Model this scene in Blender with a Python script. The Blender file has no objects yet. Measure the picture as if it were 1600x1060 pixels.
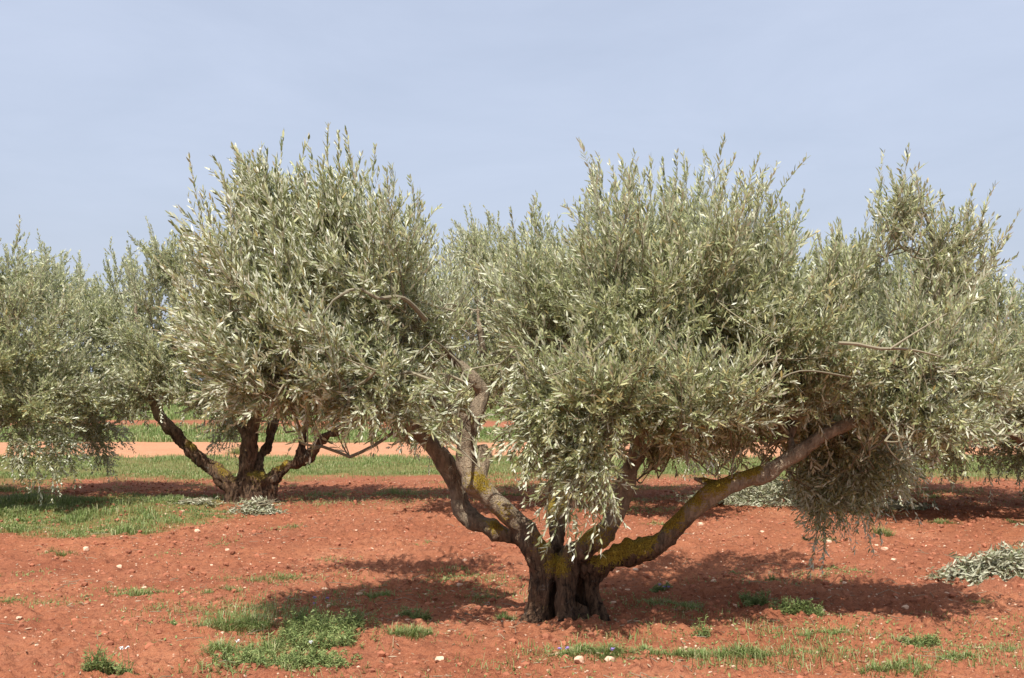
import bpy, math
import numpy as np
from mathutils import Matrix

rng = np.random.default_rng(11)
PI = math.pi
C = bpy.data.collections.new("olive_grove")
bpy.context.scene.collection.children.link(C)

# ------------------------------------------------------------------ camera
F = 1797.0; PITCH = math.radians(2.17); CAMH = 1.6
def pt(px, py, d):
    u = (px-800)/F; v = (530-py)/F
    y = math.cos(PITCH)-math.sin(PITCH)*v
    z = math.sin(PITCH)+math.cos(PITCH)*v
    return np.array([u/y*d, d, CAMH+z/y*d])
def gpt(px, py):
    """ground point seen at a pixel of the photograph (flat ground)"""
    u = (px-800)/F; v = (530-py)/F
    y = math.cos(PITCH)-math.sin(PITCH)*v
    z = math.sin(PITCH)+math.cos(PITCH)*v
    t = CAMH/(-z)
    return np.array([u*t, y*t, 0.0])

cam = bpy.data.cameras.new("camera"); camo = bpy.data.objects.new("camera", cam); C.objects.link(camo)
camo.location = (0, 0, CAMH); camo.rotation_euler = (PI/2+PITCH, 0, 0)
cam.sensor_width = 36; cam.lens = 36*F/1600; cam.clip_start = 0.05; cam.clip_end = 3000
bpy.context.scene.camera = camo

# ------------------------------------------------------------------ noise
def _h(i, j, k, s):
    n = (i*374761393 + j*668265263 + k*1274126177 + s*2654435761) & 0xffffffff
    n = ((n ^ (n >> 13))*1274126177) & 0xffffffff
    n = ((n ^ (n >> 16))*2246822519) & 0xffffffff
    return ((n ^ (n >> 15)) & 0xffffff)/float(0xffffff)
def vn(p, f=1.0, s=0):
    """value noise in [-1,1]; p (n,3) or (n,2)"""
    p = np.asarray(p, float)*f + 1000.37
    if p.shape[1] == 2: p = np.c_[p, np.full(len(p), 7.0)]
    i = np.floor(p).astype(np.int64); t = p-i; t = t*t*(3-2*t)
    r = 0
    for dx in (0, 1):
        wx = t[:, 0] if dx else 1-t[:, 0]
        for dy in (0, 1):
            wy = t[:, 1] if dy else 1-t[:, 1]
            for dz in (0, 1):
                wz = t[:, 2] if dz else 1-t[:, 2]
                r = r + wx*wy*wz*_h(i[:, 0]+dx, i[:, 1]+dy, i[:, 2]+dz, s)
    return r*2-1
def vn2(x, y, f, s=0):
    X = x*f+1000.37; Y = y*f+1000.37
    i = np.floor(X).astype(np.int64); j = np.floor(Y).astype(np.int64)
    a = X-i; b = Y-j; a = a*a*(3-2*a); b = b*b*(3-2*b)
    return ((_h(i, j, 0, s)*(1-a)+_h(i+1, j, 0, s)*a)*(1-b)+(_h(i, j+1, 0, s)*(1-a)+_h(i+1, j+1, 0, s)*a)*b)*2-1
def unit(v): return v/np.maximum(np.linalg.norm(v, axis=-1, keepdims=True), 1e-9)
def sstep(a, b, x):
    t = np.clip((x-a)/(b-a), 0, 1); return t*t*(3-2*t)

# ------------------------------------------------------------------ ground shape
TX, TY = gpt(885, 972)[:2]
def ground_low(x, y):
    far = sstep(14, 20, y)
    h = 0.035*vn2(x, y, .45, 1) + 0.022*vn2(x*.8+y*.5, y-x*.3, 1.5, 2)
    h = h*(1-.8*far) - .004
    h = h + .018*np.exp(-((x-TX)**2+(y-TY)**2)/.45)
    h = h*(1-sstep(24, 25, y)*(1-sstep(31.2, 32.5, y))) - .03*sstep(24, 25, y)*(1-sstep(31.2, 32.5, y))
    return h
def ground_h(x, y):
    h = ground_low(x, y)
    fine = 1-sstep(13, 26, y)
    rough = .55+.45*vn2(x, y, .7, 9)
    a = vn2(x, y*1.2, 3.6, 3); b = vn2(x, y, 8.5, 4); c = vn2(x, y, 19, 5); d = vn2(x, y, 41, 6)
    k = .030*np.maximum(a, -.2)**2*np.sign(a) + .024*np.abs(b) - .020*np.abs(c) + .009*d
    k = k + .030*np.maximum(0, vn2(x, y, 12.5, 8)-.35)*2 + .016*np.maximum(0, vn2(x, y, 24, 12)-.3)*2
    rid = np.exp(-((vn2(x*.8, y*1.5, 1.1, 31))/.08)**2)*.022+.012*np.abs(vn2(x*1.3+y*.9, y-x*.2, 1.9, 33))*np.sin((y*1.1+x*.45+.3*vn2(x, y, .8, 34))*9)
    return h + fine*(k*(.5+.75*rough)+rid)

def green_mask(x, y):
    n = .6*vn2(x, y, .55, 21)+.4*vn2(x, y, 2.1, 22)+.25*vn2(x, y, 7, 23)
    m = sstep(18.2, 20.4, y+1.2*n)*(1-sstep(24.8, 25.3, y+.3*n))*sstep(-.75, .1, n+.35*(y-18)/4)
    # shaded patch on the left under the neighbouring crowns
    e = ((x+5.9)/2.5)**2+((y-14.0)/1.9)**2
    m = np.maximum(m, (1-sstep(.45, 1.25, e+.95*n))*.9)
    e = ((x+6.6)/1.6)**2+((y-12.9)/.7)**2
    m = np.maximum(m, (1-sstep(.45, 1.25, e+.95*n))*.9)
    m = np.maximum(m, .55*sstep(15.6, 18.2, y)*(1-sstep(18.2, 20, y))*sstep(.05, .5, n))
    v = sstep(30.8, 31.8, y+1.2*n)*(1-sstep(37, 42, y+6*n))
    v2 = sstep(48, 50, y+2*n)
    return np.clip(np.maximum(np.maximum(m, v), v2), 0, 1)

# ------------------------------------------------------------------ mesh helper
def mesh_np(name, V, faces, mats=(), midx=None, smooth=False, attrs=None):
    """faces: list of (n,k) index arrays"""
    me = bpy.data.meshes.new(name)
    V = np.ascontiguousarray(V, dtype=np.float32)
    me.vertices.add(len(V)); me.vertices.foreach_set("co", V.ravel())
    li = np.concatenate([f.ravel() for f in faces]).astype(np.int32)
    ct = np.concatenate([np.full(len(f), f.shape[1], np.int32) for f in faces])
    st = np.concatenate([[0], np.cumsum(ct)[:-1]]).astype(np.int32)
    me.loops.add(len(li)); me.loops.foreach_set("vertex_index", li)
    me.polygons.add(len(ct)); me.polygons.foreach_set("loop_start", st)
    if midx is not None: me.polygons.foreach_set("material_index", np.asarray(midx, np.int32))
    me.polygons.foreach_set("use_smooth", np.full(len(ct), bool(smooth)))
    for m in mats: me.materials.append(m)
    for k, a in (attrs or {}).items():
        at = me.attributes.new(k, 'FLOAT', 'POINT'); at.data.foreach_set("value", np.asarray(a, np.float32))
    me.update(calc_edges=True)
    return me
def link(name, me, parent=None, loc=None, rz=0):
    o = bpy.data.objects.new(name, me); C.objects.link(o)
    if parent is not None: o.parent = parent
    if loc is not None: o.location = loc
    o.rotation_euler[2] = rz
    return o
def tag(o, label=None, cat=None, group=None, kind=None):
    if label: o["label"] = label
    if cat: o["category"] = cat
    if group: o["group"] = group
    if kind: o["kind"] = kind
    return o

class Acc:
    """accumulates geometry with material indices"""
    def __init__(s): s.V = []; s.F = []; s.M = []; s.n = 0
    def add(s, V, faces, m=0):
        for f in faces:
            s.F.append(np.asarray(f)+s.n); s.M.append(np.full(len(f), m))
        s.V.append(V); s.n += len(V)
    def mesh(s, name, mats, smooth=False):
        return mesh_np(name, np.concatenate(s.V), s.F, mats, np.concatenate(s.M), smooth)

def tubes(P, R, sides, cap=False):
    """P (S,K,3) R (S,K) -> verts, quads"""
    S, K, _ = P.shape
    T = np.empty_like(P); T[:, 1:-1] = P[:, 2:]-P[:, :-2]; T[:, 0] = P[:, 1]-P[:, 0]; T[:, -1] = P[:, -1]-P[:, -2]
    T = unit(T)
    ref = np.where(np.abs(T[:, :1, 2:3]) > .9, np.array([1., 0, 0]), np.array([0, 0, 1.]))
    A = unit(np.cross(T, np.broadcast_to(ref, T.shape))); B = np.cross(T, A)
    ang = np.arange(sides)*2*PI/sides
    V = P[:, :, None]+R[:, :, None, None]*(A[:, :, None]*np.cos(ang)[:, None]+B[:, :, None]*np.sin(ang)[:, None])
    idx = np.arange(S*K*sides).reshape(S, K, sides)
    a = idx[:, :-1]; b = idx[:, 1:]
    q = np.stack([a, np.roll(a, -1, 2), np.roll(b, -1, 2), b], -1).reshape(-1, 4)
    fs = [q]
    if cap: fs = [q, idx[:, 0, ::-1].reshape(S, sides), idx[:, -1].reshape(S, sides)]
    return V.reshape(-1, 3), fs

def leaves(O, U, N, L, W, bend=.10):
    """O origin, U direction, N normal, L length, W width"""
    n = len(O); N = unit(N-np.sum(N*U, 1, keepdims=True)*U); S = np.cross(N, U)
    prof = [(0, 0, 0), (.3, -.5, 0), (.3, .5, 0), (.68, -.42, 0), (.68, .42, 0), (1, 0, 0)]
    V = np.empty((n, 6, 3))
    b = (bend*rng.normal(.6, 1, n))[:, None]
    for k, (u, v, _) in enumerate(prof):
        V[:, k] = O+U*(u*L)[:, None]+S*(v*W)[:, None]-N*(b*(u*u)*L[:, None])
    i = (np.arange(n)*6)[:, None]
    return V.reshape(-1, 3), [np.concatenate([i+np.array([0, 1, 2]), i+np.array([3, 5, 4])]), i+np.array([1, 3, 4, 2])]

def shoots(acc, B, D, L, wood=1, leaf=0, step=.021, leafL=.066, leafW=.0135, curl=.25, grav=None, bare=.12, rad=.0016, wind=None, maxn=22, lrand=.2, flip=None):
    """leafy shoots: base B, direction D, length L"""
    S = len(B)
    K = 5
    t = np.linspace(0, 1, K)[None, :, None]
    g = np.zeros((S, 3)); g[:, 2] = curl if grav is None else grav
    g += rng.normal(0, .32, (S, 3))
    P = B[:, None]+L[:, None, None]*(D[:, None]*t+g[:, None]*t*t*.5)
    R = rad*(1.25-.75*np.linspace(0, 1, K))[None]*np.ones((S, 1))
    V, f = tubes(P, R, 3); acc.add(V, f, wood)
    n = np.clip((L*(1-bare)/step).astype(int), 3, maxn)
    sid = np.repeat(np.arange(S), n); k = np.concatenate([np.arange(m) for m in n])
    tt = bare+(1-bare)*(k+.5)/n[sid]
    T = unit(D[sid]+g[sid]*tt[:, None]); Q = B[sid]+L[sid][:, None]*(D[sid]*tt[:, None]+g[sid]*(tt*tt)[:, None]*.5)
    ref = np.where(np.abs(T[:, 2:3]) > .9, np.array([1., 0, 0]), np.array([0, 0, 1.]))
    A = unit(np.cross(T, ref)); Bn = np.cross(T, A)
    ph = rng.uniform(0, 2*PI, S)[sid]+k*PI/2+rng.normal(0, .3, len(k))
    for s in (0, PI):
        keep = rng.random(len(k)) > .08
        rad_ = A*np.cos(ph+s)[:, None]+Bn*np.sin(ph+s)[:, None]
        ang = np.radians(rng.normal(38, 11, len(k))*(1.1-.45*tt))
        U = T*np.cos(ang)[:, None]+rad_*np.sin(ang)[:, None]+rng.normal(0, lrand*.6, (len(k), 3))
        if wind is not None: U = U+wind
        U = unit(U)
        Nn = T*np.sin(ang)[:, None]-rad_*np.cos(ang)[:, None]+rng.normal(0, lrand*1.6, (len(k), 3))
        if flip is not None: Nn = np.where((rng.random(len(k)) < flip(Q))[:, None], -Nn, Nn)
        l = leafL*rng.uniform(.55, 1.2, len(k))*(1.05-.4*tt**3); w = leafW*rng.uniform(.75, 1.2, len(k))
        V, f = leaves(Q[keep], U[keep], Nn[keep], l[keep], w[keep]); acc.add(V, f, leaf)
    return len(k)*2

# ------------------------------------------------------------------ materials
def newmat(name):
    m = bpy.data.materials.new(name); m.use_nodes = True; nt = m.node_tree
    for n in list(nt.nodes): nt.nodes.remove(n)
    out = nt.nodes.new("ShaderNodeOutputMaterial")
    return m, nt, out
def N(nt, t, **kw):
    n = nt.nodes.new(t)
    for k, v in kw.items():
        if k.startswith("_"): setattr(n, k[1:], v)
        else: n.inputs[k.replace("__", " ")].default_value = v
    return n
def ramp(nt, src, stops):
    r = nt.nodes.new("ShaderNodeValToRGB"); e = r.color_ramp.elements
    while len(e) < len(stops): e.new(.5)
    for i, (p, c) in enumerate(stops):
        e[i].position = p; e[i].color = (*c, 1) if len(c) == 3 else c
    nt.links.new(src, r.inputs[0]); return r.outputs[0]
def mixc(nt, fac, a, b, mode='MIX'):
    m = nt.nodes.new("ShaderNodeMix"); m.data_type = 'RGBA'; m.blend_type = mode
    for i, s in ((0, fac), (6, a), (7, b)):
        if hasattr(s, "links"): nt.links.new(s, m.inputs[i])
        elif i == 0: m.inputs[0].default_value = s
        else: m.inputs[i].default_value = (*s, 1)
    return m.outputs[2]
def noise(nt, scale, detail=3, rough=.55, vec=None, dist=0):
    n = N(nt, "ShaderNodeTexNoise", Scale=scale, Detail=detail, Roughness=rough, Distortion=dist)
    if vec is not None: nt.links.new(vec, n.inputs["Vector"])
    return n.outputs["Fac"]

def leaf_mat(name, tops, unders, rough=.42, trans=.22, spec=.5):
    m, nt, out = newmat(name)
    geo = nt.nodes.new("ShaderNodeNewGeometry")
    a = ramp(nt, geo.outputs["Random Per Island"], tops)
    b = ramp(nt, geo.outputs["Random Per Island"], unders)
    col = mixc(nt, geo.outputs["Backfacing"], a, b)
    p = N(nt, "ShaderNodeBsdfPrincipled", Roughness=rough)
    p.inputs["Specular IOR Level"].default_value = spec
    nt.links.new(col, p.inputs["Base Color"])
    tr = nt.nodes.new("ShaderNodeBsdfTranslucent")
    nt.links.new(mixc(nt, .3, col, (.28, .33, .08)), tr.inputs["Color"])
    mx = N(nt, "ShaderNodeMixShader", Fac=trans)
    nt.links.new(p.outputs[0], mx.inputs[1]); nt.links.new(tr.outputs[0], mx.inputs[2])
    nt.links.new(mx.outputs[0], out.inputs[0])
    return m
M_leaf = leaf_mat("olive_leaf",
    [(0, (.13, .16, .068)), (.35, (.275, .30, .138)), (.7, (.43, .45, .225)), (.95, (.60, .59, .32)), (1, (.46, .34, .12))],
    [(0, (.50, .52, .35)), (.5, (.67, .68, .50)), (1, (.79, .79, .63))], rough=.40, spec=.5, trans=.32)
M_leaf_dry = leaf_mat("cut_olive_leaf",
    [(0, (.12, .135, .06)), (.5, (.21, .23, .11)), (1, (.33, .30, .17))],
    [(0, (.28, .28, .18)), (1, (.50, .49, .35))], rough=.6, trans=.1)
M_grass = leaf_mat("grass_blade",
    [(0, (.12, .18, .045)), (.4, (.19, .26, .075)), (.75, (.28, .33, .12)), (1, (.45, .41, .22))],
    [(0, (.12, .18, .045)), (.4, (.19, .26, .075)), (.75, (.28, .33, .12)), (1, (.45, .41, .22))], rough=.5, trans=.3, spec=.3)
M_weed = leaf_mat("weed_leaf",
    [(0, (.13, .19, .055)), (.5, (.21, .27, .09)), (1, (.32, .35, .13))],
    [(0, (.17, .22, .08)), (.5, (.24, .29, .12)), (1, (.34, .36, .17))], rough=.55, trans=.25, spec=.3)
M_litter = leaf_mat("fallen_leaf",
    [(0, (.16, .09, .05)), (.5, (.30, .20, .12)), (1, (.42, .34, .24))],
    [(0, (.22, .15, .09)), (1, (.50, .44, .33))], rough=.7, trans=.05, spec=.2)
def flat_mat(name, col, rough=.7):
    m, nt, out = newmat(name)
    p = N(nt, "ShaderNodeBsdfPrincipled", Roughness=rough)
    geo = nt.nodes.new("ShaderNodeNewGeometry")
    c = ramp(nt, geo.outputs["Random Per Island"], [(0, tuple(x*.75 for x in col)), (1, tuple(min(1, x*1.2) for x in col))])
    nt.links.new(c, p.inputs["Base Color"]); nt.links.new(p.outputs[0], out.inputs[0]); return m
M_twig = flat_mat("twig_bark", (.22, .19, .12))
M_petal_w = flat_mat("white_petal", (.75, .75, .72)); M_petal_v = flat_mat("violet_petal", (.25, .17, .42))

def bark_mat(name, dark, mid, pale):
    m, nt, out = newmat(name)
    tc = nt.nodes.new("ShaderNodeTexCoord")
    mp = N(nt, "ShaderNodeMapping"); mp.inputs["Scale"].default_value = (1, 1, .28)
    nt.links.new(tc.outputs["Object"], mp.inputs[0])
    n1 = noise(nt, 34, 6, .65, mp.outputs[0], .6); n2 = noise(nt, 5, 4, .6, tc.outputs["Object"]); n3 = noise(nt, 120, 3, .6, tc.outputs["Object"])
    at = N(nt, "ShaderNodeAttribute", _attribute_name="old")
    old = ramp(nt, n1, [(.38, tuple(x*.6 for x in dark)), (.5, mid), (.66, tuple(x*1.9 for x in mid))])
    yng = ramp(nt, n1, [(.31, tuple(x*.45 for x in pale)), (.47, tuple(x*.85 for x in pale)), (.68, tuple(x*1.35 for x in pale))])
    c = mixc(nt, at.outputs["Fac"], yng, old)
    c = mixc(nt, ramp(nt, n2, [(.50, (0, 0, 0)), (.68, (.5, .5, .5))]), c, tuple(x*.8 for x in dark))
    li = N(nt, "ShaderNodeAttribute", _attribute_name="lichen")
    n4 = noise(nt, 22, 8, .85, tc.outputs["Object"], 1.2)
    mm = N(nt, "ShaderNodeMath", _operation='MULTIPLY_ADD'); nt.links.new(li.outputs["Fac"], mm.inputs[0]); mm.inputs[1].default_value = .62
    n5 = N(nt, "ShaderNodeMath", _operation="MULTIPLY_ADD"); nt.links.new(n3, n5.inputs[0]); n5.inputs[1].default_value = .35; n5.inputs[2].default_value = -.175
    n6 = N(nt, "ShaderNodeMath", _operation="ADD"); nt.links.new(n4, n6.inputs[0]); nt.links.new(n5.outputs[0], n6.inputs[1]); nt.links.new(n6.outputs[0], mm.inputs[2])
    mk = ramp(nt, mm.outputs[0], [(.76, (0, 0, 0)), (.80, (1, 1, 1))])
    lc = ramp(nt, n3, [(.35, (.13, .090, .018)), (.52, (.35, .24, .024)), (.75, (.50, .39, .08))])
    c = mixc(nt, mk, c, lc)
    c = mixc(nt, ramp(nt, noise(nt, 11, 7, .8, tc.outputs["Object"], 1), [(.60, (0, 0, 0)), (.65, (.6, .6, .6))]), c, (.27, .26, .21))
    p = N(nt, "ShaderNodeBsdfPrincipled", Roughness=.85)
    p.inputs["Specular IOR Level"].default_value = .25
    nt.links.new(c, p.inputs["Base Color"])
    bm = N(nt, "ShaderNodeBump", Strength=1.0, Distance=.03)
    ad = N(nt, "ShaderNodeMath", _operation='ADD'); nt.links.new(n1, ad.inputs[0]); nt.links.new(n3, ad.inputs[1])
    nt.links.new(ad.outputs[0], bm.inputs["Height"]); nt.links.new(bm.outputs[0], p.inputs["Normal"])
    nt.links.new(p.outputs[0], out.inputs[0]); return m
M_bark = bark_mat("olive_bark", (.032, .017, .010), (.125, .073, .042), (.42, .33, .225))

def soil_mat(name, road=False):
    m, nt, out = newmat(name)
    tc = nt.nodes.new("ShaderNodeTexCoord"); v = tc.outputs["Object"]
    n1 = noise(nt, .9, 9, .72, v, .5); n0 = noise(nt, .33, 4, .6, v, 1.0); n2 = noise(nt, 14, 6, .65, v); n3 = noise(nt, 90, 4, .6, v)
    if road:
        c = ramp(nt, n1, [(.3, (.44, .205, .105)), (.7, (.52, .26, .145))])
        c = mixc(nt, ramp(nt, n2, [(.45, (0, 0, 0)), (.7, (.5, .5, .5))]), c, (.56, .31, .19))
    else:
        c = ramp(nt, n1, [(.3, (.26, .088, .042)), (.48, (.33, .122, .060)), (.68, (.41, .172, .092))])
        c = mixc(nt, ramp(nt, n0, [(.42, (0, 0, 0)), (.62, (.55, .55, .55))]), c, (.235, .078, .042))
        c = mixc(nt, ramp(nt, n2, [(.30, (.9, .9, .9)), (.48, (0, 0, 0))]), c, (.13, .040, .022))  # crumb colour variation, with crevice shading painted in to strengthen the relief
        c = mixc(nt, ramp(nt, noise(nt, 38, 5, .7, v), [(.36, (.75, .75, .75)), (.46, (0, 0, 0))]), c, (.16, .050, .028))
        c = mixc(nt, ramp(nt, n3, [(.50, (0, 0, 0)), (.72, (.55, .55, .55))]), c, (.46, .21, .12))
        # small pale gravel specks embedded in the soil
        vo = N(nt, "ShaderNodeTexVoronoi", Scale=26.0); nt.links.new(v, vo.inputs["Vector"])
        sp = ramp(nt, vo.outputs["Distance"], [(.13, (1, 1, 1)), (.20, (0, 0, 0))])
        sel = N(nt, "ShaderNodeSeparateColor"); nt.links.new(vo.outputs["Color"], sel.inputs[0])
        s2 = ramp(nt, sel.outputs[0], [(.70, (0, 0, 0)), (.74, (.9, .9, .9))])
        c = mixc(nt, mixc(nt, 1.0, sp, s2, 'MULTIPLY'), c, (.60, .36, .23))
        at = N(nt, "ShaderNodeAttribute", _attribute_name="green")
        g = ramp(nt, n2, [(.3, (.065, .10, .028)), (.5, (.10, .155, .042)), (.7, (.17, .20, .07))])
        c = mixc(nt, mixc(nt, .74, (0, 0, 0), at.outputs["Color"]), c, g)
    p = N(nt, "ShaderNodeBsdfPrincipled", Roughness=.95); p.inputs["Specular IOR Level"].default_value = .12
    nt.links.new(c, p.inputs["Base Color"])
    ad = N(nt, "ShaderNodeMath", _operation='ADD'); nt.links.new(n2, ad.inputs[0]); nt.links.new(n3, ad.inputs[1])
    bm = N(nt, "ShaderNodeBump", Strength=.9, Distance=.02)
    nt.links.new(ad.outputs[0], bm.inputs["Height"]); nt.links.new(bm.outputs[0], p.inputs["Normal"])
    nt.links.new(p.outputs[0], out.inputs[0]); return m
M_soil = soil_mat("red_soil"); M_road = soil_mat("packed_dirt", True)
M_stone = flat_mat("limestone", (.56, .37, .25), .85)
M_clod = flat_mat("soil_clod", (.31, .110, .056), .95)

# ------------------------------------------------------------------ ground sheet
def axis_steps(start, core, step, lim, g):
    a = list(np.arange(start, core, step)); s = step
    while a[-1] < lim: s *= g; a.append(a[-1]+s)
    return np.array(a)
xp = axis_steps(0, 3.6, .018, 700, 1.03); xs = np.concatenate([-xp[:0:-1], xp])
ys = [4.7]
while ys[-1] < 1500: ys.append(ys[-1]+.014*(ys[-1]/7)**2 if ys[-1] < 60 else ys[-1]*1.05)
yb = [4.7]; s = .05
while yb[-1] > -400: s *= 1.12; yb.append(yb[-1]-s)
ys = np.array(yb[:0:-1]+ys)
X, Y = np.meshgrid(xs, ys); X = X.ravel(); Y = Y.ravel()
Z = ground_h(X, Y)
nx, ny = len(xs), len(ys); ii = np.arange(nx*ny).reshape(ny, nx)
q = np.stack([ii[:-1, :-1], ii[:-1, 1:], ii[1:, 1:], ii[1:, :-1]], -1).reshape(-1, 4)
ground = link("ground", mesh_np("ground", np.c_[X, Y, Z], [q], [M_soil], smooth=True, attrs={"green": green_mask(X, Y)}))
tag(ground, kind="structure")
rx = np.linspace(-160, 160, 1600); ry = np.linspace(24.6, 31.6, 40)
X, Y = np.meshgrid(rx, ry); X = X.ravel(); Y0 = Y.ravel()
edge = (Y0-28.1)/3.5
Y = Y0+edge*(.25*vn2(X, Y0*0, .8, 41)+.12*vn2(X, Y0*0, 3, 42))
Z = .02-.10*np.abs(edge)**6+.006*vn2(X, Y, 3, 43)+.015*np.cos(Y*2.4)
nx, ny = 1600, 40; ii = np.arange(nx*ny).reshape(ny, nx)
q = np.stack([ii[:-1, :-1], ii[:-1, 1:], ii[1:, 1:], ii[1:, :-1]], -1).reshape(-1, 4)
tag(link("dirt_road", mesh_np("dirt_road", np.c_[X, Y, Z], [q], [M_road], smooth=True)), kind="structure")

# ------------------------------------------------------------------ trees
def resample(P, R, step):
    P = np.array(P, float); R = np.array(R, float)
    # catmull-rom smoothing
    Q = []; RR = []
    for i in range(len(P)-1):
        p0 = P[max(i-1, 0)]; p1 = P[i]; p2 = P[i+1]; p3 = P[min(i+2, len(P)-1)]
        n = max(2, int(np.linalg.norm(p2-p1)/step))
        for t in np.arange(n)/n:
            Q.append(.5*((2*p1)+(-p0+p2)*t+(2*p0-5*p1+4*p2-p3)*t*t+(-p0+3*p1-3*p2+p3)*t**3)); RR.append(R[i]*(1-t)+R[i+1]*t)
    Q.append(P[-1]); RR.append(R[-1])
    return np.array(Q), np.array(RR)

def wood_parts(root, strands, voxel, base_z, lich_pts, seed=0, amp=1.0, old_h=.55):
    """strands: list of (tag, pts, radii); one continuous skin, then cut into trunk and limb meshes"""
    acc = Acc(); sk = []
    for tg, P, R in strands:
        Q, RR = resample(P, R, .035)
        V, f = tubes(Q[None], RR[None], 14, cap=True); acc.add(V, f)
        sk.append((tg, Q, RR))
    me = acc.mesh("wood_raw", []); ob = bpy.data.objects.new("wood_raw", me); C.objects.link(ob)
    md = ob.modifiers.new("r", 'REMESH'); md.mode = 'VOXEL'; md.voxel_size = voxel; md.use_smooth_shade = True
    sm = ob.modifiers.new("s", 'SMOOTH'); sm.factor = .5; sm.iterations = 4
    dg = bpy.context.evaluated_depsgraph_get(); ev = ob.evaluated_get(dg); m2 = ev.to_mesh()
    nv = len(m2.vertices); V = np.empty(nv*3, np.float32); m2.vertices.foreach_get("co", V); V = V.reshape(-1, 3).astype(float)
    Nn = np.empty(nv*3, np.float32); m2.vertices.foreach_get("normal", Nn); Nn = Nn.reshape(-1, 3).astype(float)
    q = np.array([tuple(p.vertices) for p in m2.polygons])
    ev.to_mesh_clear(); bpy.data.objects.remove(ob); bpy.data.meshes.remove(me)
    h = V[:, 2]-base_z
    low = 1-sstep(old_h*.7, old_h*1.5, h)
    fl = vn(np.c_[V[:, 0]*13, V[:, 1]*13, V[:, 2]*2.6], 1, seed)
    d = .026*low*(fl*1.2-.7*np.abs(vn(np.c_[V[:, 0]*26, V[:, 1]*26, V[:, 2]*6], 1, seed+1)))
    d = d+.012*vn(V, 7, seed+2)+.008*vn(V*np.array([1, 1, .5]), 24, seed+3)*(.5+low)+.007*np.maximum(0, vn(V, 45, seed+4))*(.4+low)
    d = d+.045*np.maximum(0, vn(V, 5.2, seed+5)-.5)*2-.02*np.maximum(0, vn(V, 6.5, seed+6)-.5)*2          # knots
    V = V+Nn*(d*amp)[:, None]
    # nearest strand
    best = np.full(nv, 1e9); who = np.zeros(nv, int); rr = np.zeros(nv)
    for k, (tg, Q, RR) in enumerate(sk):
        for c0 in range(0, nv, 20000):
            D = np.linalg.norm(V[c0:c0+20000, None]-Q[None], axis=2)-RR[None]*.9
            j = D.argmin(1); dm = D[np.arange(len(j)), j]
            b = dm < best[c0:c0+20000]
            best[c0:c0+20000][b] = dm[b]; who[c0:c0+20000][b] = k; rr[c0:c0+20000][b] = RR[j][b]
    lich = np.zeros(nv)
    for p, r, s in lich_pts:
        lich = np.maximum(lich, s*np.exp(-np.sum((V-p)**2, 1)/(r*r)))
    lich = lich*(.55+.45*np.clip(Nn[:, 2]+.4, 0, 1))+.10*np.clip(Nn[:, 2], 0, 1)
    old = np.clip(.02+low+.35*vn(V, 3, seed+8), 0, 1)
    # cut by face
    tags = [s_[0] for s_ in strands]; names = []
    for t in tags:
        if t not in names: names.append(t)
    fw = np.array([names.index(tags[w]) for w in who])[q[:, 0]]
    for k, nm in enumerate(names):
        f = q[fw == k]
        if len(f) == 0: continue
        u, inv = np.unique(f, return_inverse=True)
        me = mesh_np("olive_"+nm.split('#')[0], V[u], [inv.reshape(f.shape)], [M_bark], smooth=True, attrs={"lichen": lich[u], "old": old[u]})
        link(nm.split('#')[0], me, root)

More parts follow.
